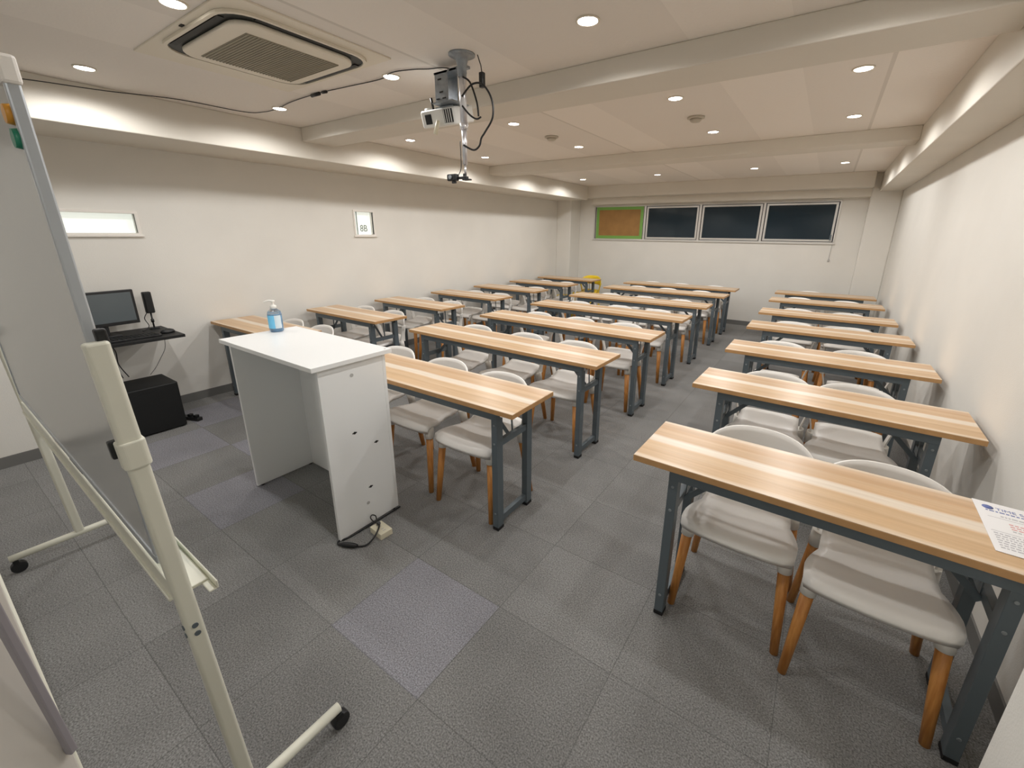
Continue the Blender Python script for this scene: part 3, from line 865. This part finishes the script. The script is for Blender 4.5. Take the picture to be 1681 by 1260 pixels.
for z in (.665, .643): bo.cyl((.0125, .0, z), (.0150, .0, z), .006, n=12).cyl((0, -.016, z), (0, -.0185, z), .006, n=12)
lean(bo.build('bolt', M['steel'], wb))
MB().box(-1.75, -.022, -.024, -.019, .727, .778).box(-1.75, -.022, -.03, .045, .727, .735).box(-1.70, .02, .045, .049, .727, .747).box(-.022, .02, .03, .045, .727, .731).build('tray', M['wpost'], wb, bevel=0.002).location.y = -.016
for nm, (x, z), m_, lab in (('magnet', (-1.122, 1.672), 'orange', 'orange magnet near the top corner of the whiteboard'), ('magnet', (-1.115, 1.636), 'greenm', 'green magnet below the orange one on the whiteboard')):
    o = MB().cyl((0, 0, 0), (0, -.010, 0), .016, .014, n=18).build(nm, M[m_], loc=(x, .219 - .0125 * (z - .08) - .0226 - .0052, z), rot=(.0125, 0, 0))
    tag(o, lab, 'magnet', 'whiteboard magnets')
er = thing('board_eraser', 'dark board eraser lying in the whiteboard tray', 'eraser', (-1.95, .2095, .7355), -.008)
MB().box(-.07, .07, -.013, .014, 0, .018).build('felt', M['blackm'], er, bevel=.002)
MB().box(-.07, .07, -.013, .014, .018, .034).build('grip', M['steel'], er, bevel=.004)
for x, m_, w_ in ((-2.25, 'ink_red', 'red'), (-1.22, 'greenm', 'green'), (-1.75, 'black', 'black')):
    o = MB().cyl((-.06, 0, .008), (.04, 0, .008), .008, n=12).cyl((.041, 0, .008), (.06, 0, .008), .0088, .0075, n=12).build('marker_pen', M[m_], loc=(x, .212, .7355), rot=(0, 0, -.01))
    tag(o, '%s marker pen lying in the whiteboard tray' % w_, 'marker', 'markers in the whiteboard tray')

# second board standing close to the camera at the left edge
pb = thing('display_panel', 'glossy white panel with a purple-grey strut, cut off at the lower left corner', 'panel', (-.800, -.014, 0), math.radians(122.4))
MB().box(-.36, 0, -.006, .006, .10, 1.12).build('panel_sheet', M['dusty'], pb, bevel=.003)
MB().cyl((-.001, 0, .10), (-.001, 0, 1.12), .0055, n=16).build('edge_tube', M['wpost'], pb)
for x in (-.32, -.03):
    MB().box(x - .02, x + .02, -.04, .04, 0, .015).box(x - .01, x + .01, -.006, .006, .015, .10).build('foot', M['wpost'], pb, bevel=.002)
iv = Matrix.Translation((-.800, -.014, 0)) @ Matrix.Rotation(math.radians(122.4), 4, 'Z')
iv.invert()
a_, b_ = iv @ Vector((-.788, -.0125, .772)), iv @ Vector((-.742, -.0245, 1.115))
MB().bar(a_, b_, .010, .010).build('strut', M['mauve'], pb, bevel=.002)

# ------------------------------------------------------------------ computer corner
SZ = .715
sh = thing('wall_shelf', 'black wall shelf carrying the monitor and microphone', 'shelf', (XL, 0, 0))
MB().box(.001, .52, .55, 1.185, SZ - .022, SZ).build('shelf_board', M['blackm'], sh, bevel=.002)
MB().box(.001, .32, .62, .635, SZ - .10, SZ - .022).box(.001, .018, .62, .635, SZ - .35, SZ - .022).build('bracket', M['blackm'], sh)
mo = thing('monitor', 'black widescreen monitor with a blank screen on the wall shelf', 'monitor', (XL + .17, .835, SZ), math.radians(96))
MB().box(-.27, .19, -.012, .020, .075, .335).build('casing', M['black'], mo, bevel=.004)
MB().box(-.252, .172, -.0135, -.0115, .100, .318).build('screen', M['screen'], mo)
MB().box(-.09, .04, -.08, .09, 0, .012).box(-.045, .0, .0, .03, .012, .11).build('stand', M['black'], mo, bevel=.003)
kb = thing('keyboard', 'black keyboard lying along the front of the wall shelf', 'keyboard', (XL + .40, .87, SZ), math.radians(92))
MB().box(-.19, .19, -.065, .065, 0, .014).build('body', M['black'], kb, bevel=.003)
kk = MB()
for r_ in range(5):
    for k in range(15):
        kk.box(-.182 + k * .0242, -.162 + k * .0242, -.058 + r_ * .0235, -.039 + r_ * .0235, .0135, .019)
kk.build('keycaps', M['blackm'], kb)
ms = thing('computer_mouse', 'black mouse at the right end of the wall shelf', 'mouse', (XL + .36, 1.125, SZ), .3)
MB().lathe([(.030, 0), (.034, .008), (.028, .022), (.012, .032), (0, .034)], n=20, sx=1, sy=1.5).build('shell', M['black'], ms)
MB().cyl((.0, -.022, .024), (.0, -.022, .031), .004, n=8).build('wheel', M['steel'], ms)
mi = thing('microphone', 'black microphone upright on its stand beside the monitor', 'microphone', (XL + .10, 1.115, SZ))
MB().prism(rrect(-.03, .03, -.03, .03, .012), 0, .012).cyl((0, 0, .012), (0, 0, .13), .006, n=10).cyl((0, 0, .055), (0, 0, .08), .011, n=12).build('stand', M['black'], mi)
MB().prism(rrect(-.022, .022, -.028, .028, .012), .13, .30).build('capsule', M['blackm'], mi, bevel=.008, segs=3)
MB().tube([(0, -.02, .14), (-.005, -.045, .09), (0, -.03, .03), (.02, -.06, .004), (.06, -.09, .004)], .003).build('microphone_cable', M['black'], mi)
cb = thing('hanging_cables', 'tangle of dark cables hanging from the shelf to the black box', 'cables')
w_ = MB()
for k in range(4):
    a = random.uniform(-.012, .012)
    w_.tube([(XL + .12 + a, .80 + a, SZ - .025), (XL + .13, .81 + .01 * k, SZ - .12), (XL + .12 + a * 2, .815 + .02 * (k - 1.5), SZ - .24), (XL + .16, .82 + .035 * (k - 1.5), SZ - .34)], .0036)
w_.build('thick_wires', M['black'], cb)
MB().tube([(XL + .35, 1.10, SZ - .023), (XL + .34, 1.09, SZ - .12), (XL + .30, 1.06, SZ - .2), (XL + .27, 1.02, SZ - .28), (XL + .26, .98, .385)], .0022).build('thin_wire', M['base'], cb)
cx_ = thing('computer_case', 'large black computer box standing on the carpet below the wall shelf', 'computer', (XL + .02, 0, 0))
MB().box(.22, .55, .70, 1.055, .008, .37).build('case', M['blackm'], cx_, bevel=.008)
MB().box(.5505, .553, .74, 1.015, .05, .33).build('front_panel', M['blackm'], cx_)
fo = MB()
for x in (.25, .52):
    for y in (.73, 1.03): fo.cyl((x, y, 0), (x, y, .009), .012, n=10)
fo.build('foot', M['rubber'], cx_)
ps = thing('power_strip', 'black power strip on the carpet beside the computer box', 'power strip', (-4.11, 1.115, 0), .35)
MB().box(-.12, .09, -.022, .022, 0, .028).build('body', M['black'], ps, bevel=.004)
MB().box(-.02, .01, -.015, .015, .028, .05).box(.04, .07, -.015, .015, .028, .048).build('plugs', M['blackm'], ps, bevel=.004)

# ------------------------------------------------------------------ laminated notice on the first right table
nt_ = thing('laminated_notice', 'laminated notice with blue heading at the right end of the nearest right-hand table', 'notice', (.505, 1.475, .7012), -.03)
MB().box(0, .185, 0, .29, 0, .0012).build('sheet', M['paper'], nt_)
MB().lathe([(.0001, .0014), (.013, .0014), (.013, .0018), (0, .0018)], (.030, .255, 0), 20).build('logo', M['ink_blue'], nt_)
text_mesh('heading', 'TIME SHARING', .021, M['ink_blue'], nt_, (.047, .247, .0014), (0, 0, 0), .0002)
ln = MB()
def dashes(y, x0, x1, h, mi=0):
    x = x0
    while x < x1:
        w2 = random.uniform(.004, .012); ln.box(x, min(x + w2, x1), y, y + h, .0012, .0015, mi=mi); x += w2 + .003
dashes(.232, .022, .165, .006, 1)
dashes(.208, .05, .15, .006, 0); ln.box(.02, .17, .196, .197, .0012, .0015)
for k in range(4): dashes(.170 - k * .013, .06, .15, .005, 2 if k < 3 else 0)
ln.box(.012, .173, .112, .1135, .0012, .0015)
for k in range(7): dashes(.098 - k * .0125, .015, .165, .005, 0)
ln.build('print_lines', [M['ink_grey'], M['ink_blue'], M['ink_red']], nt_)
